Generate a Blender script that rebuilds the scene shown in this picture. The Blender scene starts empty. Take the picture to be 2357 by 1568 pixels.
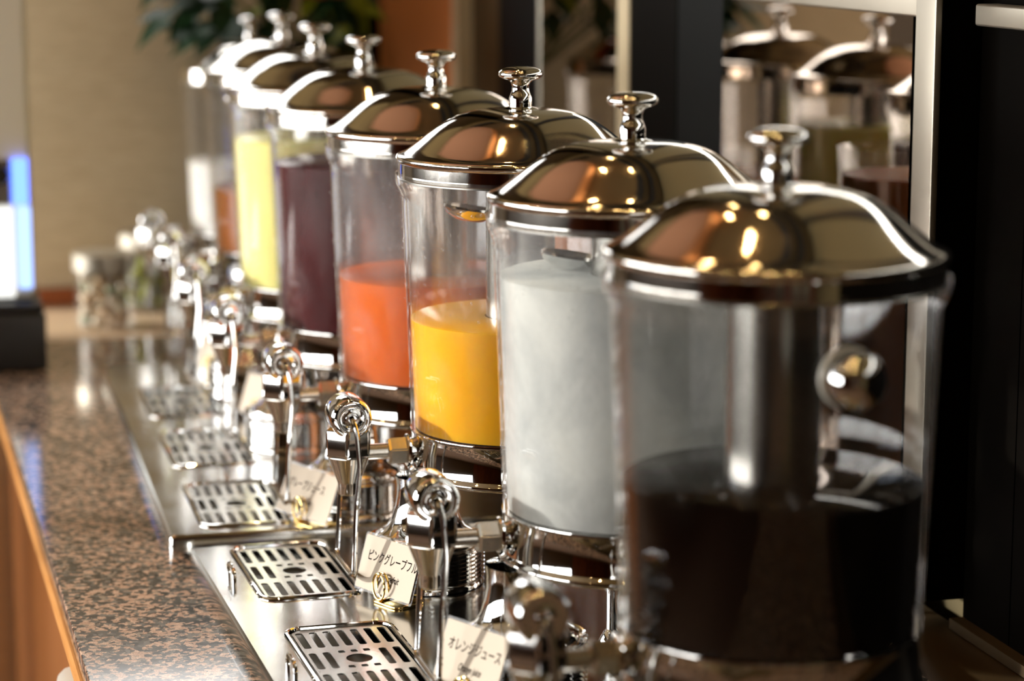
import bpy, bmesh, math, random
from mathutils import Vector, Matrix
random.seed(7)
S = bpy.context.scene
COL = S.collection
PI = math.pi

# ------------------------------------------------------------------ camera, world, lights, exposure
cam = bpy.data.cameras.new('camera'); camo = bpy.data.objects.new('camera', cam); COL.objects.link(camo)
cam.sensor_width = 36.0; cam.lens = 85.0; cam.clip_start = 0.05
camo.location = (0, 0, 1.46)
camo.rotation_euler = (math.radians(90 - 10.08), 0, math.radians(-14.75))
cam.dof.use_dof = True; cam.dof.focus_distance = 1.85; cam.dof.aperture_fstop = 4.3
S.camera = camo
S.view_settings.view_transform = 'Standard'; S.view_settings.look = 'None'
S.view_settings.exposure = 0.45; S.view_settings.gamma = 1.0; S.view_settings.use_curve_mapping = False
w = bpy.data.worlds.new('world'); S.world = w; w.use_nodes = True
w.node_tree.nodes['Background'].inputs[0].default_value = (0.80, 0.88, 1.0, 1)
w.node_tree.nodes['Background'].inputs[1].default_value = 3.0
c = S.cycles
c.max_bounces = 14; c.diffuse_bounces = 4; c.glossy_bounces = 7; c.transmission_bounces = 8
c.transparent_max_bounces = 40; c.caustics_reflective = False; c.caustics_refractive = False
c.sample_clamp_indirect = 6.0; c.blur_glossy = 0.3
c.use_denoising = True

WINDOW_POWER = 7.8     # daylight behind the left-hand windows
GLARE_POWER = 4.0     # unseen glowing panel added high in the far wall for tray glare
SUN_POWER = 3.6
sl = bpy.data.lights.new('sun', 'SUN'); sl.energy = SUN_POWER; sl.angle = math.radians(1.5); sl.color = (1.0, 0.95, 0.86)
so = bpy.data.objects.new('sun', sl); COL.objects.link(so)
so.rotation_euler = Vector((0.86, -0.36, -0.30)).to_track_quat('-Z', 'Y').to_euler()

# ------------------------------------------------------------------ material helpers
def srgb(r, g, b):
    f = lambda v: (v/255/12.92 if v/255 <= .04045 else ((v/255+.055)/1.055)**2.4)
    return (f(r), f(g), f(b), 1)
def mat(name, col=(.8,.8,.8,1), rough=.5, metal=0.0, **kw):
    m = bpy.data.materials.new(name); m.use_nodes = True
    b = m.node_tree.nodes['Principled BSDF']
    b.inputs['Base Color'].default_value = col; b.inputs['Roughness'].default_value = rough; b.inputs['Metallic'].default_value = metal
    for k, v in kw.items(): b.inputs[k.replace('_', ' ')].default_value = v
    return m
class NT:
    def __init__(s, m): s.t = m.node_tree; s.n = s.t.nodes; s.l = s.t.links; s.b = s.n.get('Principled BSDF'); s.out = s.n['Material Output']
    def new(s, typ, **kw):
        n = s.n.new(typ)
        for k, v in kw.items():
            if k.startswith('i_'): n.inputs[k[2:].replace('_', ' ')].default_value = v
            else: setattr(n, k, v)
        return n
    def link(s, a, b): s.l.new(a, b)
    def coords(s, scale=(1,1,1)):
        tc = s.new('ShaderNodeTexCoord'); mp = s.new('ShaderNodeMapping'); mp.inputs['Scale'].default_value = scale
        s.link(tc.outputs['Object'], mp.inputs[0]); return mp.outputs[0]
    def noise(s, vec, scale, detail=4, rough=.5, dist=0):
        n = s.new('ShaderNodeTexNoise', i_Scale=scale, i_Detail=detail, i_Roughness=rough, i_Distortion=dist); s.link(vec, n.inputs['Vector']); return n.outputs['Fac']
    def ramp(s, fac, stops, interp='LINEAR'):
        r = s.new('ShaderNodeValToRGB'); r.color_ramp.interpolation = interp
        e = r.color_ramp.elements
        while len(e) < len(stops): e.new(.5)
        for k, (p, cc) in enumerate(stops): e[k].position = p; e[k].color = cc if len(cc) == 4 else (*cc, 1)
        s.link(fac, r.inputs[0]); return r.outputs[0]
    def mix(s, fac, a, b):
        m = s.new('ShaderNodeMix', data_type='RGBA')
        for v, i in ((fac, 0), (a, 6), (b, 7)):
            if hasattr(v, 'is_linked'): s.link(v, m.inputs[i])
            else: m.inputs[i].default_value = v
        return m.outputs[2]
    def bump(s, h, strength=.1, dist=.001):
        b = s.new('ShaderNodeBump', i_Strength=strength, i_Distance=dist); s.link(h, b.inputs['Height']); s.link(b.outputs[0], s.b.inputs['Normal'])
def g1(v): return (v, v, v, 1)

def chrome(name, base, rough, scratch=0.0, spec=0.0):
    m = mat(name, (*base, 1), rough, 1.0); t = NT(m)
    if scratch:
        v = t.coords((1,1,1)); n = t.noise(v, 9, 3, .6)
        r = t.ramp(n, [(.35, g1(rough)), (.75, g1(rough+scratch))]); t.link(r, t.b.inputs['Roughness'])
        v2 = t.coords((60, 900, 60)); n2 = t.noise(v2, 3, 2, .6); t.bump(n2, .04, .0004)
    return m
M = {}
M['chrome'] = chrome('chrome', (.83,.83,.82), .035)
M['tapchrome'] = chrome('tap_chrome', (.78,.77,.75), .07, .06)
M['nickel'] = chrome('nickel', (.70,.66,.60), .17, .12)
M['lid'] = chrome('lid_steel', (.80,.77,.72), .045, .05)
M['band'] = chrome('band_chrome', (.74,.73,.71), .04)
M['tray'] = chrome('tray_steel', (.66,.66,.64), .08, .12)
M['grate'] = chrome('grate_steel', (.66,.66,.63), .17, .12)
M['brushed'] = chrome('brushed_steel', (.40,.39,.36), .22, .06)
M['alu'] = chrome('brushed_aluminium', (.62,.58,.49), .42, .06)
M['brass'] = chrome('brass', (.93,.68,.24), .10)
M['dark_recess'] = mat('recess_steel', (.34,.32,.28,1), .3, 1.0)

def clear(name, tint=(1,1,1), haze=.06, hazecol=(.85,.87,.9), ior=1.49, foglo=.45, foghi=.7, fogmax=.35, fogscale=14):
    m = bpy.data.materials.new(name); m.use_nodes = True; t = NT(m); t.n.remove(t.b)
    tr = t.new('ShaderNodeBsdfTransparent'); tr.inputs[0].default_value = (*tint, 1)
    gl = t.new('ShaderNodeBsdfGlossy'); gl.inputs['Roughness'].default_value = .03; gl.inputs['Color'].default_value = (1,1,1,1)
    df = t.new('ShaderNodeBsdfDiffuse'); df.inputs['Color'].default_value = (*hazecol, 1)
    tl = t.new('ShaderNodeBsdfTranslucent'); tl.inputs['Color'].default_value = (*hazecol, 1)
    ad = t.new('ShaderNodeMixShader'); ad.inputs[0].default_value = .5; t.link(df.outputs[0], ad.inputs[1]); t.link(tl.outputs[0], ad.inputs[2])
    v = t.coords((1,1,.55)); n = t.noise(v, fogscale, 6, .62, .3)
    r = t.ramp(n, [(foglo, g1(haze)), (foghi, g1(fogmax))])
    mx = t.new('ShaderNodeMixShader'); t.link(r, mx.inputs[0]); t.link(tr.outputs[0], mx.inputs[1]); t.link(ad.outputs[0], mx.inputs[2])
    lw = t.new('ShaderNodeLayerWeight'); lw.inputs['Blend'].default_value = .5
    pw = t.new('ShaderNodeMath', operation='POWER'); pw.inputs[1].default_value = 5; t.link(lw.outputs['Facing'], pw.inputs[0])
    fr = t.new('ShaderNodeMath', operation='MULTIPLY_ADD'); fr.inputs[1].default_value = .92; fr.inputs[2].default_value = ((ior-1)/(ior+1))**2; t.link(pw.outputs[0], fr.inputs[0])
    mx2 = t.new('ShaderNodeMixShader'); t.link(fr.outputs[0], mx2.inputs[0]); t.link(mx.outputs[0], mx2.inputs[1]); t.link(gl.outputs[0], mx2.inputs[2])
    t.link(mx2.outputs[0], t.out.inputs[0]); return m
M['acrylic'] = clear('clear_acrylic', haze=.006, fogmax=.07)
M['acrylic_fog'] = clear('fogged_acrylic', haze=.022, foglo=.42, foghi=.7, fogmax=.18)
M['acrylic_old'] = clear('greyish_acrylic', haze=.002, hazecol=(.6,.57,.48), fogmax=.03, fogscale=7)
M['glass'] = clear('jar_glass', haze=.02, fogmax=.08)
M['sleeve'] = clear('card_sleeve', haze=.0, fogmax=.004, ior=1.25)

def juice(name, col, sss=.35, rough=.25, var=.06, radius=(.02,.008,.003), coat=.3):
    m = mat(name, col, rough); t = NT(m); b = t.b
    b.inputs['Subsurface Weight'].default_value = sss; b.inputs['Subsurface Radius'].default_value = radius; b.inputs['Subsurface Scale'].default_value = 1.0
    b.inputs['Coat Weight'].default_value = coat; b.inputs['Coat Roughness'].default_value = .05
    v = t.coords((1,1,.6)); n = t.noise(v, 28, 5, .6)
    lo = [max(0, x*(1-var)) for x in col[:3]]; hi = [min(1, x*(1+var)) for x in col[:3]]
    t.link(t.ramp(n, [(.3, lo), (.7, hi)]), b.inputs['Base Color']); return m
M['j_orange'] = juice('orange_juice', srgb(252,178,18), radius=(.02,.010,.002))
M['j_red'] = juice('grapefruit_juice', srgb(255,116,6), sss=.2, radius=(.02,.006,.002))
M['j_purple'] = juice('grape_juice', srgb(66,4,8), sss=.0, coat=.0, var=.25)
M['j_pale'] = juice('pale_juice', srgb(246,238,150), sss=.2)
M['j_tea'] = juice('tea', srgb(196,116,40), sss=.2)
M['j_milk'] = juice('milk', srgb(246,246,242), sss=.2)
M['coffee'] = mat('coffee', (.0035,.0012,.0006,1), .06, 0, IOR=1.33)
def water_mat():
    m = bpy.data.materials.new('iced_water'); m.use_nodes = True; t = NT(m); t.n.remove(t.b)
    tr = t.new('ShaderNodeBsdfTransparent'); tr.inputs[0].default_value = (.86,.90,.92,1)
    df = t.new('ShaderNodeBsdfDiffuse'); tl = t.new('ShaderNodeBsdfTranslucent')
    v = t.coords((1,1,.8)); n = t.noise(v, 13, 5, .55, .4)
    cc = t.ramp(n, [(.35, srgb(205,209,209)), (.62, srgb(246,248,244))])
    t.link(cc, df.inputs[0]); t.link(cc, tl.inputs[0])
    ad = t.new('ShaderNodeMixShader'); ad.inputs[0].default_value = .5; t.link(df.outputs[0], ad.inputs[1]); t.link(tl.outputs[0], ad.inputs[2])
    mx = t.new('ShaderNodeMixShader'); r = t.ramp(n, [(.3, g1(.82)), (.6, g1(1.0))]); t.link(r, mx.inputs[0]); t.link(tr.outputs[0], mx.inputs[1]); t.link(ad.outputs[0], mx.inputs[2])
    t.link(mx.outputs[0], t.out.inputs[0]); return m
M['water'] = water_mat()

def granite():
    m = mat('granite', g1(.1), .10, 0, IOR=1.6); t = NT(m)
    v = t.coords((1,1,1))
    dn = t.new('ShaderNodeTexNoise', i_Scale=150.0, i_Detail=3.0); t.link(v, dn.inputs['Vector'])
    mm = t.new('ShaderNodeVectorMath', operation='SCALE'); mm.inputs[3].default_value = .010; t.link(dn.outputs['Color'], mm.inputs[0])
    va = t.new('ShaderNodeVectorMath', operation='ADD'); t.link(v, va.inputs[0]); t.link(mm.outputs[0], va.inputs[1])
    vo = t.new('ShaderNodeTexVoronoi', i_Scale=235.0); t.link(va.outputs[0], vo.inputs['Vector'])
    sp = t.new('ShaderNodeSeparateColor'); t.link(vo.outputs['Color'], sp.inputs[0])
    base = t.ramp(sp.outputs[0], [(0, srgb(52,50,48)), (.26, srgb(88,85,81)), (.44, srgb(124,119,112)), (.60, srgb(162,146,130)), (.65, srgb(202,166,142)), (.86, srgb(218,184,160))], 'CONSTANT')
    fn = t.noise(v, 900, 2); fine = t.ramp(fn, [(.35, g1(.6)), (.65, g1(1.1))])
    mu = t.new('ShaderNodeMix', data_type='RGBA', blend_type='MULTIPLY'); mu.inputs[0].default_value = 1; t.link(base, mu.inputs[6]); t.link(fine, mu.inputs[7])
    t.link(mu.outputs[2], t.b.inputs['Base Color']); return m
M['granite'] = granite()
def wood(name, a, b, scale=(22,22,1.2), rough=.4, coat=.2):
    m = mat(name, a, rough); t = NT(m); v = t.coords(scale); n = t.noise(v, 3.0, 6, .6, .8)
    t.link(t.ramp(n, [(.3, a), (.7, b)]), t.b.inputs['Base Color']); t.b.inputs['Coat Weight'].default_value = coat; return m
M['wood'] = wood('cherry_wood', srgb(176,108,54), srgb(206,136,76))
M['wood_edge'] = wood('edge_wood', srgb(206,140,70), srgb(232,170,100), (3,3,60))
M['edge_stone'] = mat('polished_edge', srgb(92,52,22), .12)
M['wallpaper'] = mat('wallpaper', srgb(206,190,158), .85)
def wallp():
    t = NT(M['wallpaper']); v = t.coords((14,14,160)); n = t.noise(v, 2.5, 4, .6)
    t.link(t.ramp(n, [(.3, srgb(186,168,136)), (.7, srgb(210,194,162))]), t.b.inputs['Base Color']); t.bump(n, .3, .001)
wallp()
M['orange_wall'] = mat('orange_plaster', srgb(255,178,122), .7)
M['black'] = mat('black_lacquer', srgb(7,5,3), .5, 0, Specular_IOR_Level=.03)
M['black2'] = mat('dark_slate', srgb(18,20,20), .5, 0, Specular_IOR_Level=.06)
M['browndark'] = mat('dark_brown_panel', srgb(66,50,24), .5)
M['beige'] = mat('beige_trim', srgb(226,210,172), .5)
M['mirror'] = chrome('mirror_silver', (.56,.47,.40), .02)
M['seam'] = mat('seam_metal', srgb(110,100,80), .4, .8)
M['tan'] = mat('tan_laminate', srgb(206,180,150), .35)
M['rail'] = mat('red_brown_rail', srgb(140,72,28), .5)
M['ceiling'] = wood('ceiling_panel', srgb(118,94,54), srgb(140,114,68), (1,1,1), .6, 0)
M['ceil_beam'] = mat('ceiling_beam', srgb(16,12,8), .5)
M['olive'] = mat('olive_wall', srgb(98,86,56), .6)
M['peach'] = mat('peach_soffit', srgb(250,184,142), .7)
M['ochre'] = mat('ochre_soffit', srgb(250,180,70), .7)
M['wallbrown'] = wood('brown_wall', srgb(82,40,14), srgb(120,62,24), (1,1,.2), .5, .1)
M['slat'] = mat('blind_slat', srgb(196,186,160), .6)
M['floor'] = wood('floor_carpet', srgb(70,48,30), srgb(96,68,44), (5,5,5), .9, 0)
M['white_plastic'] = mat('white_plastic', srgb(236,232,220), .4)
M['white_gloss'] = mat('white_gloss', srgb(240,238,226), .3)
M['black_plastic'] = mat('black_plastic', srgb(26,25,24), .35)
M['card'] = mat('card_paper', srgb(186,174,158), .7)
M['ink'] = mat('card_ink', srgb(16,12,12), .95, 0, Specular_IOR_Level=0.0)
M['leaf'] = mat('leaf', srgb(28,58,30), .4, 0, Specular_IOR_Level=.25)
M['leaf2'] = mat('leaf_yellow', srgb(130,140,24), .45)
M['petal'] = mat('petal', srgb(226,70,20), .5)
M['stem'] = mat('stem', srgb(96,110,30), .5)
M['vase'] = mat('vase_glaze', srgb(60,34,22), .3)
M['shell1'] = mat('filling_pale', srgb(240,228,204), .5)
M['shell2'] = mat('filling_tan', srgb(206,176,136), .5)
M['shell3'] = mat('filling_green', srgb(150,160,120), .5)
M['lime'] = mat('filling_lime', srgb(160,170,40), .45)
def emis(name, col, st):
    m = bpy.data.materials.new(name); m.use_nodes = True; t = NT(m); t.n.remove(t.b)
    e = t.new('ShaderNodeEmission'); e.inputs[0].default_value = (*col, 1); e.inputs[1].default_value = st; t.link(e.outputs[0], t.out.inputs[0]); return m
M['daylight'] = emis('daylit_window_film', (1, .97, .93), WINDOW_POWER)
M['glare_film'] = emis('added_glare_film', (1, .98, .95), GLARE_POWER)
M['lamp'] = emis('warm_lamp', (1, .62, .25), 190.0)
M['strip'] = emis('strip_lamp', (1, .97, .9), 7.0)
M['led'] = emis('blue_led', (.10, .20, 1.0), 3.0)
M['led2'] = emis('pale_blue_led', (.34, .50, 1.0), 1.6)
M['backlit'] = emis('backlit_panel', (1, 1, .95), 1.0)

# ------------------------------------------------------------------ mesh helpers
def link(name, me, m=None, parent=None, smooth=True, loc=None):
    o = bpy.data.objects.new(name, me); COL.objects.link(o)
    if m is not None and not me.materials: me.materials.append(m)
    if smooth:
        for p in me.polygons: p.use_smooth = True
        try: me.set_sharp_from_angle(angle=math.radians(smooth if smooth is not True else 35))
        except Exception: pass
    if parent: o.parent = parent
    if loc: o.location = loc
    return o
def from_bm(name, bm, m, parent=None, smooth=True, loc=None):
    bmesh.ops.recalc_face_normals(bm, faces=bm.faces[:])
    me = bpy.data.meshes.new(name); bm.to_mesh(me); bm.free(); return link(name, me, m, parent, smooth, loc)
def add_lathe(bm, prof, seg=64, c=(0,0,0), mtx=None, closed=False, rmod=None):
    rings = []
    for (r, z) in prof:
        if r < 1e-6: v = [bm.verts.new((0,0,z))]
        else:
            v = []
            for k in range(seg):
                a = 2*PI*k/seg; rr = r*(rmod(a, z) if rmod else 1)
                v.append(bm.verts.new((rr*math.cos(a), rr*math.sin(a), z)))
        rings.append(v)
    prs = list(zip(rings[:-1], rings[1:]))
    if closed: prs.append((rings[-1], rings[0]))
    for A, B in prs:
        if len(A) == 1 and len(B) == 1: continue
        for k in range(seg):
            k2 = (k+1) % seg
            if len(A) == 1: bm.faces.new((A[0], B[k], B[k2]))
            elif len(B) == 1: bm.faces.new((A[k], B[0], A[k2]))
            else: bm.faces.new((A[k], B[k], B[k2], A[k2]))
    T = Matrix.Translation(Vector(c)) @ (mtx if mtx else Matrix.Identity(4))
    for ring in rings:
        for v in ring: v.co = T @ v.co
def lathe(name, prof, m, parent=None, seg=64, c=(0,0,0), mtx=None, closed=False, smooth=True, rmod=None, loc=None):
    bm = bmesh.new(); add_lathe(bm, prof, seg, c, mtx, closed, rmod); return from_bm(name, bm, m, parent, smooth, loc)
def add_box(bm, x0, x1, y0, y1, z0, z1, bev=0):
    r = bmesh.ops.create_cube(bm, size=1)
    for v in r['verts']: v.co = Vector((x0+(v.co.x+.5)*(x1-x0), y0+(v.co.y+.5)*(y1-y0), z0+(v.co.z+.5)*(z1-z0)))
    if bev:
        es = list({e for v in r['verts'] for e in v.link_edges}); bmesh.ops.bevel(bm, geom=es, offset=bev, segments=3, affect='EDGES', profile=.5)
def box(name, x0, x1, y0, y1, z0, z1, m, parent=None, bev=0, smooth=False):
    bm = bmesh.new(); add_box(bm, x0, x1, y0, y1, z0, z1, bev); return from_bm(name, bm, m, parent, smooth or bool(bev))
def add_tube(bm, pts, r, seg=12, closed=False, cap=True):
    pts = [Vector(p) for p in pts]; n = len(pts); rings = []; up = None
    for i, p in enumerate(pts):
        if closed: t = (pts[(i+1) % n]-pts[i-1]).normalized()
        else: t = (pts[min(i+1, n-1)]-pts[max(i-1, 0)]).normalized()
        if up is None: up = t.orthogonal().normalized()
        up = (up-t*up.dot(t)).normalized(); s = t.cross(up)
        rr = r[i] if isinstance(r, (list, tuple)) else r
        rings.append([bm.verts.new(p+(up*math.cos(2*PI*k/seg)+s*math.sin(2*PI*k/seg))*rr) for k in range(seg)])
    prs = list(zip(rings[:-1], rings[1:]))
    if closed: prs.append((rings[-1], rings[0]))
    for A, B in prs:
        for k in range(seg): bm.faces.new((A[k], A[(k+1) % seg], B[(k+1) % seg], B[k]))
    if cap and not closed: bm.faces.new(rings[0][::-1]); bm.faces.new(rings[-1])
def tube(name, pts, r, m, parent=None, seg=12, closed=False):
    bm = bmesh.new(); add_tube(bm, pts, r, seg, closed); return from_bm(name, bm, m, parent)
def smooth_path(pts, n=6):
    P = [Vector(p) for p in pts]; out = []
    for i in range(len(P)-1):
        a, b, c_, d = P[max(i-1, 0)], P[i], P[i+1], P[min(i+2, len(P)-1)]
        for k in range(n):
            t = k/n; out.append(.5*((2*b)+(c_-a)*t+(2*a-5*b+4*c_-d)*t*t+(3*b-a-3*c_+d)*t**3))
    out.append(P[-1]); return out
def round_corners(pts, r, n=5):
    P = [Vector(p) for p in pts]; out = [P[0]]
    for i in range(1, len(P)-1):
        a = (P[i-1]-P[i]); b = (P[i+1]-P[i]); rr = min(r, a.length/2.1, b.length/2.1)
        s = P[i]+a.normalized()*rr; e = P[i]+b.normalized()*rr
        for k in range(n+1):
            t = k/n; out.append((1-t)**2*s+2*t*(1-t)*P[i]+t*t*e)
    out.append(P[-1]); return out
def rrect(cx, cy, w_, h_, r, n=5):
    out = []
    for (sx, sy, a0) in ((1,1,0), (-1,1,PI/2), (-1,-1,PI), (1,-1,1.5*PI)):
        for k in range(n+1):
            a = a0+PI/2*k/n; out.append((cx+sx*(w_/2-r)+r*math.cos(a), cy+sy*(h_/2-r)+r*math.sin(a)))
    return out
def plate(name, outer, holes, z, th, m, parent=None, bevel=0):
    cu = bpy.data.curves.new(name, 'CURVE'); cu.dimensions = '2D'; cu.fill_mode = 'BOTH'; cu.extrude = th/2; cu.bevel_depth = bevel; cu.bevel_resolution = 1
    for L in [outer]+holes:
        sp = cu.splines.new('POLY'); sp.points.add(len(L)-1); sp.use_cyclic_u = True
        for k, (x, y) in enumerate(L): sp.points[k].co = (x, y, 0, 1)
    tmp = bpy.data.objects.new(name, cu); COL.objects.link(tmp)
    bpy.context.view_layer.update()
    me = bpy.data.meshes.new_from_object(tmp.evaluated_get(bpy.context.evaluated_depsgraph_get()))
    bpy.data.objects.remove(tmp); bpy.data.curves.remove(cu)
    for v in me.vertices: v.co.z += z
    me.materials.clear(); me.materials.append(m)
    return link(name, me, None, parent, 25)
def empty(name, loc, rz=0):
    o = bpy.data.objects.new(name, None); COL.objects.link(o); o.location = loc; o.rotation_euler = (0,0,rz); o.empty_display_size = .02; return o
def tag(o, label=None, cat=None, group=None, kind=None):
    for k, v in (('label', label), ('category', cat), ('group', group), ('kind', kind)):
        if v: o[k] = v
    return o
def st(o): o['kind'] = 'structure'; return o
def copy_tree(o, parent=None):
    q = o.copy(); COL.objects.link(q); q.parent = parent
    for k in list(q.keys()):
        if k in ('label', 'category', 'group') and parent is not None: del q[k]
    for ch in [x for x in bpy.data.objects if x.parent == o]: copy_tree(ch, q)
    return q
def ensure_counted(): pass

# ------------------------------------------------------------------ room shell
XW, YE = .85, 3.5
st(box('floor', -3.2, 1.0, -3.2, 5.3, -.1, 0, M['floor']))
st(box('ceiling', -3.2, 1.0, -3.2, 5.3, 2.7, 2.8, M['ceiling']))
st(box('wall_near', -3.2, 1.0, -3.3, -3.2, 0, 2.7, M['wallbrown']))
wl = st(box('wall_left', -3.0, -2.9, -3.2, .2, 0, 2.7, M['wallbrown']))
bm = bmesh.new(); add_box(bm, -3.0, -2.9, .2, 5.2, 0, .9); add_box(bm, -3.0, -2.9, .2, 5.2, 2.45, 2.7); add_box(bm, -3.0, -2.9, .2, 2.85, 1.955, 2.45)  # last box, unseen, is added to cut the near side of the sun beam
from_bm('wall_panel', bm, M['browndark'], wl, False)
win = st(box('window_1', -2.96, -2.94, .2, 5.15, .9, 1.95, M['daylight']))
bm = bmesh.new()
for yy in (.23, 1.3, 2.4, 3.5, 4.5, 5.1): add_box(bm, -2.93, -2.88, yy-.03, yy+.03, .9, 2.45)
add_box(bm, -2.93, -2.88, .2, 5.15, .88, .93); add_box(bm, -2.93, -2.88, .2, 5.15, 2.42, 2.47)
from_bm('window_frame', bm, M['black2'], win, False)
# far wall with its papered field, dark post, orange panel, and an added glowing panel above the view
st(box('wall_back', -3.2, 1.0, 5.2, 5.3, 0, 2.7, M['browndark']))
we = st(box('wall_far', .12, 1.0, YE, YE+.08, 0, 1.47, M['wallpaper']))
bm = bmesh.new(); add_box(bm, .12, .16, YE, YE+.08, 1.47, 2.7); add_box(bm, .16, 1.0, YE, YE+.08, 1.85, 2.7); add_box(bm, .52, 1.0, YE, YE+.08, 1.47, 1.85)
from_bm('upper_wall', bm, M['browndark'], we, False)
w2 = st(box('window_2', .16, .52, YE+.03, YE+.05, 1.47, 1.85, M['glare_film']))  # added light source out of view; its reflection whitens the trays
st(box('trim_1', .61, .716, YE-.02, YE, .9, 2.7, M['black']))
st(box('trim_2', .716, .83, YE-.012, YE, .9, 1.40, M['orange_wall']))
st(box('trim_3', .826, .85, YE-.05, YE, .9, 2.7, M['beige']))
st(box('baseboard_far', .12, .61, YE-.018, YE, .902, .925, M['rail']))

# right wall: plain body, then framed mirrors and dark panels standing on the counter
st(box('wall_right', XW+.03, XW+.13, -3.2, YE+.1, 0, 2.7, M['olive']))
dp = tag(empty('cabinet_panel', (XW, 1.1, .9)), 'black lacquered cabinet front at the right edge with a pale metal rail', 'cabinet')
def rel(name, parent, x0, x1, y0, y1, z0, z1, m, bev=0):
    L = parent.location
    return box(name, x0-L.x, x1-L.x, y0-L.y, y1-L.y, z0-L.z, z1-L.z, m, parent, bev)
rel('panel', dp, XW, XW+.03, 1.684, 1.767, .86, 1.46, M['black']); rel('panel', dp, XW, XW+.03, .3, 1.682, .86, 1.46, M['black'])
rel('rail', dp, XW-.02, XW, .3, 1.74, 1.372, 1.389, M['alu'], .002)
rel('kick_strip', dp, XW-.012, XW, .3, 1.767, .877, .886, M['browndark'])
mf = tag(empty('framed_mirror', (XW, 2.1, .9)), 'framed mirror behind the nearest dispensers, in brushed aluminium', 'mirror')
rel('mirror_glass', mf, XW-.030, XW+.03, 1.833, 2.29, .9, 1.46, M['mirror'])
rel('frame_stile', mf, XW-.040, XW-.034, 1.768, 1.806, .9, 1.46, M['alu'], .001); rel('stile_core', mf, XW-.034, XW+.03, 1.772, 1.806, .9, 1.46, M['black'])
rel('frame_rail', mf, XW-.038, XW-.029, 1.806, 2.29, 1.376, 1.412, M['alu'], .002)
bp = tag(empty('dark_post', (XW, 2.5, .9)), 'broad black post between the two wall mirrors', 'post')
rel('post_face', bp, XW-.01, XW+.03, 2.493, 2.661, .9, 1.46, M['black']); rel('post_face', bp, XW-.01, XW+.03, 2.292, 2.489, .9, 1.46, M['black2'])
rel('seam_strip', bp, XW-.006, XW+.03, 2.489, 2.493, .9, 1.46, M['seam'])
m2 = tag(empty('framed_mirror', (XW, 2.9, .9)), 'narrow mirror near the far corner that reflects leaves and wallpaper', 'mirror')
mm_ = plate('mirror_glass', [(0, -.195), (-.028, .08), (.03, .08), (.03, -.195)], [], .28, .56, M['mirror'], m2)
rel('frame_stile', m2, XW-.012, XW+.03, 2.663, 2.705, .9, 1.46, M['beige'], .002)
rel('frame_stile', m2, XW-.028, XW+.03, 2.982, 2.997, .9, 1.46, M['alu'], .002)
cp = tag(empty('corner_panel', (XW, 3.3, .9)), 'dark brown panel in the far corner with a slate coloured strip', 'panel')
rel('panel_face', cp, XW-.002, XW+.028, 2.998, 3.29, .9, 1.46, M['black2']); rel('panel_face', cp, XW-.002, XW+.028, 3.292, YE-.052, .9, 1.46, M['browndark'])

# ceiling furniture (seen in the chrome)
for k, (x0, x1, y0, y1) in enumerate([(.60,.66,-1,3.4), (.74,.78,-1,3.4), (-1.7,.5,3.0,3.1)]):
    st(box('trim_%d' % (4+k), x0, x1, y0, y1, 2.60, 2.7, M['ceil_beam']))
sf = tag(empty('ceiling_soffit', (-.3, 2.5, 2.4)), 'peach and ochre painted soffit hanging from the ceiling', 'soffit')
bm = bmesh.new(); add_lathe(bm, [(0,0), (.55,0), (.62,.03), (.62,.28), (0,.28)], 48); from_bm('soffit_drum', bm, M['peach'], sf, 30)
bm = bmesh.new(); add_lathe(bm, [(0,-.02), (.34,-.02), (.38,0), (0,0)], 40, (-.24,.14,0)); from_bm('soffit_inset', bm, M['ochre'], sf, 30)
dl = None; nl = 0
for (x, y) in [(.30,.9),(.30,1.5),(.30,2.1),(.16,2.7),(.60,1.2),(.60,1.9),(.60,2.6),(0,.4),(-.45,.8),(-.9,1.4),(-.1,-.4),(-1.4,.2),(.4,-.2),(-1.3,2.2)]:
    if dl is None:
        dl = tag(empty('ceiling_downlight', (x, y, 2.69)), 'small round warm ceiling downlight', 'light', 'warm ceiling downlights')
        lathe('trim_ring', [(.022,0), (.034,0), (.036,-.006), (.022,-.008)], M['chrome'], dl, 24, closed=True)
        lathe('bulb', [(0,-.007), (.012,-.006), (.018,-.002), (.018,.004), (0,.004)], M['lamp'], dl, 20)
    else:
        q = copy_tree(dl); q.location = (x, y, 2.69)

sl_ = tag(empty('strip_lamp', (XW, 1.5, 1.47)), 'thin white strip lamp above the mirror and cabinet', 'light')
rel('lamp_housing', sl_, XW-.035, XW+.02, .5, 2.6, 1.461, 1.475, M['alu'], .002); rel('lamp_tube', sl_, XW-.033, XW-.012, .52, 2.58, 1.476, 1.494, M['strip'], .004)
for k, (y0, y1) in enumerate([(1.20,1.25), (1.50,1.60), (1.95,2.0), (2.06,2.08), (2.5,2.6)]):
    st(box('trim_%d' % (8+k), XW+.01, XW+.03, y0, y1, 1.50, 2.7, M['ceil_beam']))
# near wall: windows with blinds seen in the chrome bands
for k, x in enumerate([-1.9, -1.2, -.3, .2]):
    wn = st(box('window_%d' % (3+k), x, x+.42, -3.2, -3.18, .5, 1.9, M['black2']))
    bm = bmesh.new()
    for j in range(5): add_box(bm, x+.03+j*.078, x+.075+j*.078, -3.178, -3.17, .55, 1.85)
    o = from_bm('blind', bm, M['slat'], wn, False); o['kind'] = 'stuff'

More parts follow.
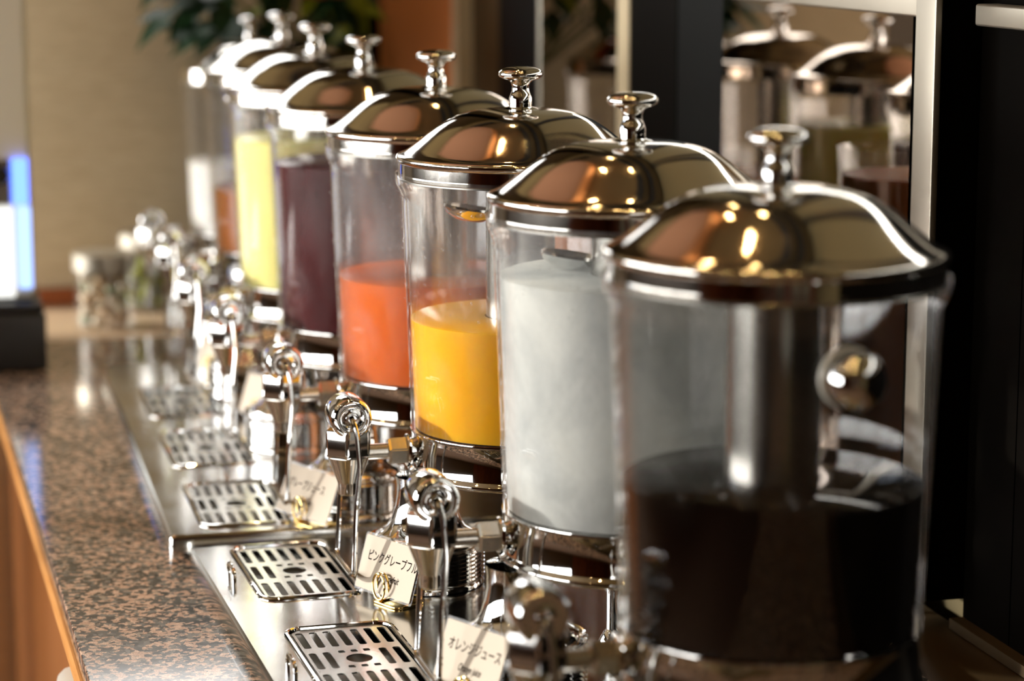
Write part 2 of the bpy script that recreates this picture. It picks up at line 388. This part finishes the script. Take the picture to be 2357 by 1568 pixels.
# ------------------------------------------------------------------ counter
ct = tag(empty('serving_counter', (.5, 1.8, 0)), 'long serving counter with speckled granite top and orange wood front', 'counter')
pts = [(.1475, .2), (.735, .2), (.735, 3.2), (-.9, 3.2), (-.9, 2.98), (.1475-.022, 2.98)]
pts = [(x-.5, y-1.8) for x, y in pts]
plate('granite_top', pts, [], .8915, .015, M['granite'], ct, .0008)
plate('stone_edge', [(x+(.004 if x < -.2 and y < 1.1 else 0), y) for x, y in pts], [], .8775, .0125, M['edge_stone'], ct)
for k, (dz, dx) in enumerate([(.8655, -.002), (.8535, .004)]):
    bm = bmesh.new(); add_tube(bm, [(.1515+dx-.5, .2-1.8, dz), (.1515+dx-.5-.021, 2.98-1.8, dz)], .0058, 10); from_bm('wood_moulding', bm, M['wood_edge'], ct)
bm = bmesh.new(); add_box(bm, .166-.5, .73-.5, .25-1.8, 2.78-1.8, .02, .858); from_bm('front_panel', bm, M['wood'], ct, False)
bm = bmesh.new(); add_box(bm, .166-.5, .73-.5, 2.786-1.8, 3.485-1.8, .02, .858); from_bm('front_panel', bm, M['wood'], ct, False)
bm = bmesh.new(); add_box(bm, -.88-.5, -.05-.5, 3.0-1.8, 3.19-1.8, .02, .86); from_bm('end_panel', bm, M['wood'], ct, False)
tag(box('back_ledge', .737, XW-.001, .2, 3.2, .84, .876, M['browndark'], None, .001), 'dark narrow ledge between the granite top and the black cabinet', 'ledge')
sh = tag(box('back_shelf', .12, XW, 3.203, YE, .86, .9, M['tan'], None, .001), 'tan laminate shelf between the granite and the papered wall', 'shelf')

# ------------------------------------------------------------------ drip trays
TZ = .918
def drip_grate(parent, cx, cy, top=.018):
    gw, gl = .082, .166
    holes = []; sw = .0058; px = .0106
    for row, yc in enumerate((.052, .0, -.052)):
        for k in range(-3, 4):
            if row == 1 and abs(k) < 2: continue
            holes.append(rrect(cx+k*px, cy+yc, sw, .040, .0022, 3))
    holes.append([(cx+.0098*math.cos(2*PI*k/24), cy+.0105*math.sin(2*PI*k/24)) for k in range(24)])
    for k in range(-1, 2):
        for s in (1, -1): holes.append(rrect(cx+k*.0095, cy+s*.0185, .005, .006, .001, 2))
    g = plate('drip_grate', rrect(cx, cy, gw-.008, gl-.008, .010), holes, top-.0005, .0012, M['grate'], parent)
    bm = bmesh.new(); P = rrect(cx, cy, gw, gl, .013, 6); add_tube(bm, [(x, y, top+.0003) for x, y in P], .0021, 8, closed=True)
    from_bm('grate_rim', bm, M['chrome'], g)
    return g
def drip_tray(loc, rz, x1, y0, y1, gys, label, gx=.075):
    """origin at the corner of the tray that is nearest the customer and far end"""
    t = tag(empty('drip_tray', loc, rz), label, 'tray', 'steel drip trays under the taps')
    h = .018
    holes = [rrect(gx, gy, .082-.003, .166-.003, .012) for gy in gys]
    plate('tray_top', rrect((x1)/2, (y0+y1)/2, x1-.006, abs(y1-y0)-.006, .004), holes, h-.0008, .0014, M['tray'], t, 0)
    bm = bmesh.new(); prev = None
    for (ins, z) in ((.003, h), (.001, h-.002), (.0, h-.005), (.0, .0)):
        P = [bm.verts.new((x, y, z)) for x, y in rrect(x1/2, (y0+y1)/2, x1-2*ins, abs(y1-y0)-2*ins, .005)]
        if prev:
            for k in range(len(P)): bm.faces.new((prev[k], prev[(k+1) % len(P)], P[(k+1) % len(P)], P[k]))
        prev = P
    bm.faces.new(prev[::-1])
    from_bm('tray_wall', bm, M['tray'], t, 25)
    for gy in gys:
        bm = bmesh.new(); add_box(bm, gx-.039, gx+.039, gy-.081, gy+.081, .002, .0035); from_bm('drip_basin', bm, M['dark_recess'], t, False)
        drip_grate(t, gx, gy, h)
    for gy in gys[:2] if len(gys) > 2 else gys:
        pass
    return t
near = drip_tray((.246, 2.031, .9), math.radians(1.3), .345, -.98, 0, (-.098, -.348, -.598, -.848), 'near steel drip tray whose corner overlaps beside the dark speckled granite', .0735)
far = drip_tray((.234, 2.073, .9), math.radians(-1.2), .342, 0, .835, (.107, .351, .595), 'far steel drip tray, blurred, with its dark front edge standing above the near tray', .0725)
for gy in (-.11, -.37):
    P = round_corners([(.018, gy-.018, .0175), (.018, gy-.018, .030), (.018, gy+.012, .030), (.018, gy+.012, .0175)], .006)
    bm = bmesh.new(); add_tube(bm, P, .0016, 8); from_bm('lift_loop', bm, M['chrome'], near)

# ------------------------------------------------------------------ juice dispenser (origin on the tray surface under the vessel's axis)
KZ = .385
def build_dispenser():
    r = empty('juice_dispenser', (0,0,0))
    # vessel
    outer = [(.0895,.1235), (.0905,.150), (.0962,.312), (.0965,.317), (.0985,.3215), (.1010,.327), (.1013,.3345)]
    inner = [(.0988,.3345), (.0985,.328), (.0962,.323), (.0938,.316), (.0934,.311), (.0877,.150), (.0868,.1265)]
    bm = bmesh.new(); add_lathe(bm, outer+inner, 128, closed=False)
    from_bm('container', bm, M['acrylic'], r, 50)
    # lid
    prof = [(.0945,.3305), (.0985,.3305), (.0985,.3432), (.0992,.3440), (.1000,.3452), (.1003,.3470), (.0998,.3486), (.0985,.3497),
            (.0960,.3504), (.0920,.3524), (.0880,.3552), (.0810,.3604), (.0740,.3660), (.0680,.3706), (.0620,.3746), (.0570,.3774), (.0520,.3797),
            (.0470,.3815), (.0420,.3829), (.0370,.3839), (.0310,.3848), (.0250,.3854), (.0120,.3856), (0,.3856)]
    lid = lathe('lid', prof, M['lid'], r, 128, smooth=40)
    lathe('lid_collar', [(.0945,.3300), (.0990,.3300), (.0990,.3312), (.0982,.3320), (.0982,.3425), (.0990,.3440), (.0950,.3440)], M['brushed'], lid, 128)
    kp = [(0,.3850), (.0155,.3852), (.0125,.3862), (.0093,.3872), (.0093,.3900), (.0088,.3903), (.0093,.3906), (.0093,.3940), (.0082,.3972), (.0070,.4000), (.0068,.4030),
          (.0078,.4062), (.0100,.4083), (.0150,.4096), (.0172,.4110), (.0179,.4130), (.0174,.4150), (.0155,.4168), (.0115,.4182), (.006,.4190), (0,.4192)]
    lathe('lid_knob', kp, M['chrome'], lid, 48, smooth=50)
    lathe('ice_tube', [(0,.135), (.026,.135), (.028,.137), (.028,.329), (.030,.3295), (0,.3295)], M['brushed'], r, 64)
    # band
    lathe('base_band', [(.0865,.1262), (.0902,.1262), (.0905,.1250), (.0899,.1235), (.0899,.0975), (.0905,.0960), (.0925,.0945), (.0930,.0925), (.0922,.0905), (.0895,.0892),
                        (.060,.0885), (0,.0885)], M['band'], r, 128, smooth=40)
    # flared column and ribbed foot below the tap side, two thin legs behind
    col = lathe('column', [(.0245,.0890), (.0235,.082), (.0235,.074), (.0250,.064), (.0280,.054), (.0320,.0475), (.0370,.0440), (.0415,.0405), (.0430,.0360), (.0425,.0335)], M['chrome'], r, 64, c=(-.080,0,0), smooth=50)
    rib = [(.0425,.0330), (.0465,.0365), (.0478,.0372), (.0485,.0360), (.0478,.0345), (.0470,.0330)]
    z = .032
    for k in range(8):
        rib += [(.0455, z), (.0480, z-.0012), (.0480, z-.0024)]; z -= .0034
    rib += [(.0462,.0045), (.0470,.0035), (.0475,.0012), (.0475,.0003), (0,.0003)]
    lathe('ribbed_foot', rib, M['chrome'], r, 72, c=(-.080,0,0), smooth=60)
    for (x, y) in ((.012,.078), (.068,-.048)):
        bm = bmesh.new(); add_lathe(bm, [(0,.0890), (.0042,.0890), (.0042,.012), (.0060,.010), (.0095,.004), (.0100,.0005), (0,.0005)], 20, (x, y, 0)); from_bm('rear_leg', bm, M['chrome'], r)
    # tap
    TX = -.1435
    sp = lathe('tap', [(0,.0785), (.0068,.0785), (.0070,.0772), (.0084,.0770), (.0090,.0785), (.0090,.0860), (.0096,.0880), (.0168,.1075), (.0172,.1085), (0,.1085)], M['tapchrome'], r, 40, c=(TX,0,0))
    bm = bmesh.new(); add_lathe(bm, [(0,.1085), (.0172,.1085), (.0196,.1105), (.0203,.1130), (.0203,.1290), (.0192,.1318), (.0165,.1336), (0,.1336)], 6, (TX,0,0), Matrix.Rotation(.28, 4, 'Z'))
    bmesh.ops.bevel(bm, geom=[e for e in bm.edges if abs(e.verts[0].co.z-e.verts[1].co.z) > .01], offset=.0018, segments=3, affect='EDGES')
    from_bm('hex_nut', bm, M['tapchrome'], sp, 25)
    RX = Matrix.Rotation(PI/2, 4, 'X')
    bm = bmesh.new(); add_lathe(bm, [(.0032,-.0185), (.0052,-.0185), (.0052,-.0172), (.0065,-.0165), (.0145,-.0178), (.0160,-.0165), (.0166,-.0140), (.0168,.0140), (.0160,.0165), (.0145,.0178), (.0065,.0165), (.0052,.0172), (.0052,.0185), (.0032,.0185)], 48, (TX, 0, .1420), RX, closed=True)
    from_bm('tap_head', bm, M['chrome'], sp, 50)
    P = round_corners([(TX,-.010,.1430), (TX,-.0215,.1415), (TX+.002,-.0265,.132), (TX+.0035,-.0300,.104), (TX-.0005,-.0345,.076), (TX-.0035,-.0360,.020), (TX-.0045,-.030,.0175),
                       (TX-.0045,.030,.0175), (TX-.0035,.0360,.020), (TX-.0005,.0345,.076), (TX+.0035,.0300,.104), (TX+.002,.0265,.132), (TX,.0215,.1415), (TX,.010,.1430)], .006, 5)
    bm = bmesh.new(); add_tube(bm, P, .0021, 10); from_bm('lever', bm, M['tapchrome'], sp)
    RY = Matrix.Rotation(PI/2, 4, 'Y')
    bm = bmesh.new(); add_lathe(bm, [(0,0), (.0066,0), (.0066,.036), (0,.036)], 28, (TX+.012, 0, .1105), RY); from_bm('tap_stem', bm, M['nickel'], sp)
    bm = bmesh.new(); add_lathe(bm, [(0,0), (.0098,0), (.0120,.0018), (.0120,.0140), (.0105,.0158), (0,.0158)], 6, (TX+.032, 0, .1105), RY @ Matrix.Rotation(.26, 4, 'Z'))
    bmesh.ops.bevel(bm, geom=[e for e in bm.edges if abs(e.verts[0].co.x-e.verts[1].co.x) > .008], offset=.0010, segments=2, affect='EDGES')
    from_bm('stem_nut', bm, M['nickel'], sp, 25)
    bm = bmesh.new(); add_lathe(bm, [(.0,0), (.0128,0), (.0136,.0012), (.0128,.0026), (0,.0026)], 32, (-.0962, 0, .1105), RY); from_bm('washer', bm, M['chrome'], sp)
    bm = bmesh.new(); add_lathe(bm, [(.0,0), (.0100,0), (.0100,.006), (0,.006)], 28, (-.0940, 0, .1105), RY); from_bm('wall_boss', bm, M['chrome'], sp)
    return r
D = [(.502,1.305), (.505,1.592), (.501,1.876), (.489,2.125), (.480,2.411), (.481,2.695), (.492,2.986), (.502,3.306)]
LB = ['nearest juice dispenser, of dark coffee, with a round chrome knob on its side',
      'dispenser of cloudy iced water, second from the front, fogged clear vessel',
      'dispenser of yellow orange juice, a steel spout with looped lever in sharp focus',
      'dispenser of bright orange-red juice, between the yellow and the purple ones',
      'dispenser of dark purple juice filled almost to its lid',
      'dispenser of pale yellow juice, between the purple and the brown tea ones',
      'dispenser of brown tea, half hidden behind the pale yellow one',
      'farthest dispenser, of white milk, its vessel bright with daylight']
proto = build_dispenser(); disp = []
for i, (x, y) in enumerate(D):
    o = proto if i == 0 else copy_tree(proto)
    o.location = (x, y, TZ+.0003 if i < 7 else .9005)
    tag(o, LB[i], 'dispenser', 'juice dispensers in a row'); disp.append(o)
def child(o, base):
    return [q for q in bpy.data.objects if q.parent == o and q.name.split('.')[0] == base]
def own_mat(o, m):
    o.data = o.data.copy(); o.data.materials.clear(); o.data.materials.append(m)
own_mat(child(disp[0], 'container')[0], M['acrylic_old'])
own_mat(child(disp[1], 'container')[0], M['acrylic_fog']); own_mat(child(disp[3], 'container')[0], M['acrylic_fog'])
# round knob screwed through the wall of the nearest vessel
a = math.radians(-86); nx, ny = math.cos(a), math.sin(a)
R = Vector((nx, ny, 0)).to_track_quat('Z', 'Y').to_matrix().to_4x4()
bm = bmesh.new(); add_lathe(bm, [(0,.0), (.0172,.0), (.0177,.0015), (.0172,.0030), (0,.0030)], 40, (nx*.0940, ny*.0940, .2900), R)
kw = from_bm('knob_washer', bm, M['white_gloss'], disp[0]); kw['label'] = 'pale plastic washer'
bm = bmesh.new(); add_lathe(bm, [(0,.003), (.0100,.003), (.0140,.0052), (.0166,.0100), (.0168,.0140), (.0148,.0200), (.0100,.0245), (.005,.0262), (0,.0266)], 40, (nx*.0940, ny*.0940, .2900), R)
from_bm('side_knob', bm, M['chrome'], kw)
for i in (1, 2):   # small chrome clip hanging inside the vessel
    bm = bmesh.new(); add_lathe(bm, [(0,0), (.012,.001), (.020,.006), (.022,.010), (.0215,.012), (0,.012)], 32, (-.036, .030, .292), Matrix.Rotation(.15, 4, 'Y')); from_bm('inner_cup', bm, M['chrome'], disp[i])

def droplets(i, n, z0, z1, seed):
    rr = random.Random(seed); bm = bmesh.new()
    for k in range(n):
        a_ = rr.uniform(PI*.75, PI*1.85); z = rr.uniform(z0, z1); rad = .0894+(.0965-.0895)*(z-.1235)/(.317-.1235)+.0007
        s_ = rr.choice((.0005, .0006, .0008, .0012)); el = rr.choice((1, 1, 1.3, 2.2))
        add_lathe(bm, [(0,-s_*el), (s_*.7,-s_*.7*el), (s_,0), (s_*.7,s_*.7*el), (0,s_*el)], 8, (rad*math.cos(a_), rad*math.sin(a_), z))
    o = from_bm('water_droplets', bm, M['glass'], disp[i]); o['kind'] = 'stuff'
droplets(2, 170, .225, .315, 1); droplets(3, 120, .22, .315, 2); droplets(1, 90, .27, .315, 3)

# liquids: radius follows the inner wall of the vessel
def rin(z): return .0868+(.0934-.0877)*(max(z, .1265)-.150)/(.311-.150)+.0009 if z > .15 else .0868+(.0009)*(z-.1265)/(.0235)
def liquid(i, z1, m, name, label, foam=False):
    x, y = D[i]; g = .0008
    o = lathe(name, [(.0290,.1270), (rin(.1275)-g, .1272), (rin(.15)-g, .150), (rin(z1)-g, z1-.0012), (rin(z1)-g-.002, z1), (.0290, z1)], m, None, 96, closed=True, smooth=40)
    o.location = disp[i].location; return tag(o, label, 'drink', 'drinks in the dispensers')
liquid(0, .213, M['coffee'], 'coffee', 'black coffee in the nearest dispenser, under half full')
wtr = liquid(1, .293, M['water'], 'iced_water', 'cloudy iced water filling the second dispenser')
liquid(2, .2175, M['j_orange'], 'orange_juice', 'opaque yellow orange juice, half filling the third dispenser')
liquid(3, .2175, M['j_red'], 'grapefruit_juice', 'opaque orange-red juice beside the yellow one')
liquid(4, .292, M['j_purple'], 'grape_juice', 'dark purple juice, almost to the brim')
liquid(5, .291, M['j_pale'], 'pale_juice', 'pale yellow juice behind the purple one')
liquid(6, .203, M['j_tea'], 'brown_tea', 'amber brown tea in the seventh dispenser')
liquid(7, .222, M['j_milk'], 'milk', 'white milk in the farthest dispenser')

# brown tea jar that the mirror shows, behind the row
jx, jy = .668, 2.16
tj = tag(empty('tea_jar', (jx, jy, .9)), 'tall glass jar of brown tea behind the row, seen in the mirror', 'jar')
lathe('jar_wall', [(.050,.0005), (.062,.004), (.070,.02), (.074,.328), (.0755,.335), (.0735,.335), (.071,.327), (.067,.022), (.058,.008), (0,.007), (0,.0005)], M['glass'], tj, 64)
t_ = lathe('iced_tea', [(0,.009), (.057,.010), (.0655,.024), (.0690,.305), (.0685,.309), (0,.309)], M['j_tea'], None, 64); t_.location = (jx, jy, .9)
tag(t_, 'brown iced tea inside the tall jar behind the row', 'drink')

# ------------------------------------------------------------------ drink cards on brass ring stands
def text_mesh(body, size, shear=0.0, align='LEFT'):
    cu = bpy.data.curves.new('text', 'FONT'); cu.body = body; cu.size = size; cu.shear = shear; cu.align_x = align; cu.extrude = .00004; cu.offset = .00010
    tmp = bpy.data.objects.new('text', cu); COL.objects.link(tmp); bpy.context.view_layer.update()
    me = bpy.data.meshes.new_from_object(tmp.evaluated_get(bpy.context.evaluated_depsgraph_get()))
    bpy.data.objects.remove(tmp); bpy.data.curves.remove(cu); me.materials.clear(); me.materials.append(M['ink']); return me
def drink_card(loc, az, lean, w_, h_, jp, en, label, label2):
    """card local frame: x along the width, y up the card, z = the printed side"""
    root = tag(empty('drink_card', loc), label, 'card', 'drink name cards')
    root.rotation_mode = 'QUATERNION'
    e1 = Vector((math.cos(az), math.sin(az), 0)); n = Vector((e1.y, -e1.x, 0)); up = Vector((0,0,1))
    upv = up*math.cos(lean)-n*math.sin(lean); nn = e1.cross(upv)
    root.rotation_quaternion = Matrix((e1, upv, nn)).transposed().to_quaternion()
    plate('card_sheet', rrect(0, h_/2, w_, h_, .0012, 2), [], 0, .0005, M['card'], root)
    plate('clear_sleeve', rrect(0, h_/2, w_+.004, h_+.004, .002, 2), [], -.0007, .0004, M['sleeve'], root)
    if jp:
        k = link('japanese_lettering', text_mesh(jp, .0098), None, root, False); k.location = (-w_*.40, h_*.56, .00032); k.scale = (.72, 1.0, 1)
        k2 = link('english_lettering', text_mesh(en, .0075, .35), None, root, False); k2.location = (-w_*.16, h_*.26, .00032); k2.scale = (.62, 1, 1)
    s = tag(empty('card_stand', (loc[0], loc[1], TZ)), label2, 'card stand', 'brass ring card stands')
    s.rotation_mode = 'QUATERNION'; s.rotation_quaternion = Matrix((e1, -n, Vector((0,0,1)))).transposed().to_quaternion()
    plate('base_plate', rrect(.006, .012, .034, .030, .006, 4), [], .0010, .0012, M['brass'], s, .0003)
    for off in (.0022, -.0022):
        P = [(.0075*math.cos(2*PI*k/28), off-.0008, .0145+.0105*math.sin(2*PI*k/28)) for k in range(28)]
        bm = bmesh.new(); add_tube(bm, P, .0009, 8, closed=True); from_bm('ring', bm, M['brass'], s)
    bm = bmesh.new(); add_tube(bm, smooth_path([(0,-.003,.0040), (0,-.001,.0028), (0,.004,.0022), (0,.012,.0022)]), .0011, 8); from_bm('wire', bm, M['brass'], s)
    return root
AZ = math.radians(-64)
drink_card((.372, 1.545, TZ+.017), AZ, math.radians(20), .066, .043, 'オレンジジュース', 'Orange juice', 'cream card printed orange juice in two scripts, nearest of the cards', 'brass ring stand holding the orange juice card')
drink_card((.372, 1.819, TZ+.0075), AZ, math.radians(18), .070, .043, 'ピンクグレープフルーツ', 'Pink grapefruit', 'cream card printed pink grapefruit, beside the sharp spout', 'brass ring stand holding the pink grapefruit card')
drink_card((.353, 2.085, TZ+.0075), math.radians(-66), math.radians(22), .080, .043, 'グレープジュース', 'Grape juice', 'blurred white card on the far tray beside the fourth tap', 'brass ring stand under the blurred white card')
drink_card((.383, 2.53, TZ+.0075), AZ, math.radians(20), .070, .043, '', '', 'bright white card behind the fifth tap lever', 'brass ring stand of the card behind the fifth tap')
drink_card((.369, 2.80, TZ+.0075), AZ, math.radians(20), .066, .040, '', '', 'small white card near the sixth tap', 'brass ring stand of the card near the sixth tap')

# ------------------------------------------------------------------ jars on the shelf
def storage_jar(loc, r, h, label, mats, n, flabel):
    j = tag(empty('storage_jar', loc), label, 'jar', 'lidded glass jars on the back shelf')
    lathe('jar_body', [(0,.0005), (r-.004,.0005), (r,.004), (r,h*.74), (r-.004,h*.77), (r-.006,h*.77), (r-.003,h*.73), (r-.003,.006), (r-.006,.0035), (0,.0035)], M['glass'], j, 48)
    lathe('jar_lid', [(0,h*.76), (r-.001,h*.76), (r+.0015,h*.77), (r+.0015,h*.975), (r-.001,h), (r*.5,h+.002), (0,h+.002)], M['alu'], j, 48, smooth=40)
    bm = bmesh.new(); rr = random.Random(int(loc[0]*1000)); k = 0; zz = .012
    while zz < h*.70:
        for a_ in range(n):
            ang = a_*2*PI/n+k*1.3+rr.random()*.4; q = (r-.0155)*(.95+.08*rr.random()); s = .0095*(.85+.3*rr.random())
            add_lathe(bm, [(0,-s*.8), (s*.7,-s*.5), (s,0), (s*.7,s*.5), (0,s*.8)], 8, (q*math.cos(ang), q*math.sin(ang), zz), Matrix.Rotation(rr.random()*2, 4, 'X'))
        zz += .0145; k += 1
    me = bpy.data.meshes.new('jar_filling')
    for q in mats: me.materials.append(q)
    for i, f in enumerate(bm.faces): f.material_index = (i//32) % len(mats)
    bm.to_mesh(me); bm.free()
    f = link('jar_filling', me, None, None); f.location = loc
    tag(f, flabel, 'food', None, 'stuff')
storage_jar((.292, 3.29, .9), .041, .104, 'glass jar with a wide silver lid, filled with pale pieces', [M['shell1'], M['shell2'], M['shell1'], M['shell3']], 6, 'pale and tan pieces inside the silver lidded jar')
storage_jar((.362, 3.425, .9), .036, .112, 'glass jar behind the taps filled with green pieces', [M['lime'], M['shell3'], M['lime']], 6, 'green pieces inside the jar behind the far taps')

# ------------------------------------------------------------------ lit drinks machine at the far left
mc = tag(empty('drinks_machine', (.05, 3.08, .9)), 'white drinks machine with blue lit strips and a black base, cut by the left edge', 'machine')
def mb(name, x0, x1, y0, y1, z0, z1, m, bev=0): return box(name, x0-.05, x1-.05, y0-3.08, y1-3.08, z0-.9, z1-.9, m, mc, bev)
mb('body', -.10, .183, 3.02, 3.18, .985, 1.50, M['white_plastic'], .006)
mb('base', -.11, .193, 2.985, 3.19, .9005, .972, M['black_plastic'], .004)
mb('drip_shelf', -.105, .190, 2.99, 3.185, .973, .984, M['black_plastic'], .003)
mb('light_strip', .160, .178, 3.013, 3.019, 1.105, 1.160, M['led']); 
mb('light_strip', .164, .180, 3.013, 3.019, 1.000, 1.101, M['led2'])
mb('lit_panel', .02, .158, 3.011, 3.019, .990, 1.101, M['backlit'])
mb('control_panel', .02, .156, 3.009, 3.019, 1.106, 1.160, M['brushed'])
bm = bmesh.new(); add_lathe(bm, [(0,0), (.010,0), (.012,-.004), (.010,-.010), (0,-.010)], 24, (.145-.05, 3.009-3.08, 1.142-.9), Matrix.Rotation(-PI/2, 4, 'X')); from_bm('dial', bm, M['black_plastic'], mc)

# ------------------------------------------------------------------ flower arrangement behind the far dispensers
fv = tag(empty('flower_vase', (.66, 3.40, .9)), 'brown glazed vase behind the farthest dispensers', 'vase')
lathe('vase_body', [(0,.0005), (.030,.0005), (.034,.01), (.046,.10), (.042,.20), (.026,.255), (.024,.27), (.032,.285), (.029,.285), (.021,.27), (.022,.25), (0,.24)], M['vase'], fv, 40)
bq = tag(empty('flower_arrangement', (.66, 3.40, 1.19)), 'bouquet of dark green leaves and orange-red flowers above the far lids', 'flowers')
def leaf_bm(bm, c_, d, up, L, W):
    d = Vector(d).normalized(); up = Vector(up); s = d.cross(up).normalized(); u = s.cross(d); c_ = Vector(c_)
    N = 7; rows = []
    for i in range(N+1):
        t = i/N; wd = W*math.sin(PI*min(1, t*1.04)**.8)*.5 if 0 < i < N else 0
        cen = c_+d*(L*t)-u*(.22*L*t*t)
        if wd == 0: rows.append([bm.verts.new(cen)])
        else: rows.append([bm.verts.new(cen+s*wd+u*wd*.25), bm.verts.new(cen), bm.verts.new(cen-s*wd+u*wd*.25)])
    for A, B in zip(rows[:-1], rows[1:]):
        if len(A) == 1: bm.faces.new((A[0], B[0], B[1])); bm.faces.new((A[0], B[1], B[2]))
        elif len(B) == 1: bm.faces.new((A[0], B[0], A[1])); bm.faces.new((A[1], B[0], A[2]))
        else: bm.faces.new((A[0], B[0], B[1], A[1])); bm.faces.new((A[1], B[1], B[2], A[2]))
rr = random.Random(4)
# stems fan out from the vase mouth; leaf positions are offsets from the vase mouth (metres)
LV = []
for k in range(48):
    ax = -.26+.28*rr.random(); LV.append((ax, -.05+.09*rr.random(), .105+.11*rr.random(), rr.uniform(-1, 1)+(-.9 if ax < -.12 else 0), rr.uniform(-1, .3), rr.uniform(-.9, .1), rr.uniform(.06, .085), rr.uniform(.028, .040)))
LV += [(-.215,-.05,.150,-1,-.1,-.15,.062,.034), (-.190,-.05,.150,-.1,-.2,-1,.052,.036), (-.13,-.05,.145,.2,-.3,-.7,.06,.034), (-.235,-.04,.165,-.9,0,.2,.05,.03),
       (-.02,-.04,.14,.5,-.2,-.8,.05,.030), (.0,-.03,.13,.3,-.1,-1,.055,.03), (.01,-.02,.16,.6,0,-.5,.05,.03), (-.05,-.04,.13,.1,-.4,-.9,.05,.03)]
for k, (x, y, z, dx, dy, dz, L, W) in enumerate(LV):
    bm = bmesh.new(); leaf_bm(bm, (x, y, z), (dx, dy, dz), (0, -.4, 1), L, W)
    me_m = M['leaf2'] if (k % 5 == 3 and -.16 < x < .02) else M['leaf']
    from_bm('leaf', bm, me_m, bq)
for k in range(7):
    a_ = -.22+.035*k; bm = bmesh.new(); add_tube(bm, smooth_path([(.004*(k-4)*.6, 0, -.005), (a_*.25, -.01, .05), (a_, -.03, .16)]), .0025, 6); from_bm('stem', bm, M['stem'], bq)
for (x, y, z) in ((-.115,-.05,.155), (-.055,-.05,.150), (-.02,-.02,.215)):
    bm = bmesh.new()
    for k in range(14):
        a_ = k*2.4; q = .006+.0017*k
        leaf_bm(bm, (x+q*.3*math.cos(a_), y+q*.3*math.sin(a_), z), (math.cos(a_), math.sin(a_), .9-.05*k), (0,0,1), .030, .026)
    from_bm('flower', bm, M['petal'], bq)

# ------------------------------------------------------------------ white chair under the counter edge
ch = tag(empty('white_chair', (.124, 1.86, 0)), 'white rounded chair back against the orange wood front', 'chair')
def chair_box(name, x0, x1, y0, y1, z0, z1, bev): return box(name, x0, x1, y0, y1, z0, z1, M['white_gloss'], ch, bev)
chair_box('backrest', .0, .040, -.20, .117, .50, .842, .016)
chair_box('seat', -.38, .0, -.20, .117, .43, .468, .012)
for (x, y) in ((-.36,-.18), (-.36,.09), (-.01,-.18), (-.01,.09)):
    bm = bmesh.new(); add_lathe(bm, [(0,0.001), (.012,0.001), (.016,.432), (0,.432)], 16, (x, y, 0)); from_bm('leg', bm, M['white_gloss'], ch)
for y in (-.17, .087):
    bm = bmesh.new(); add_tube(bm, [(.006, y, .44), (.015, y, .53)], .010, 10); from_bm('back_post', bm, M['white_gloss'], ch)
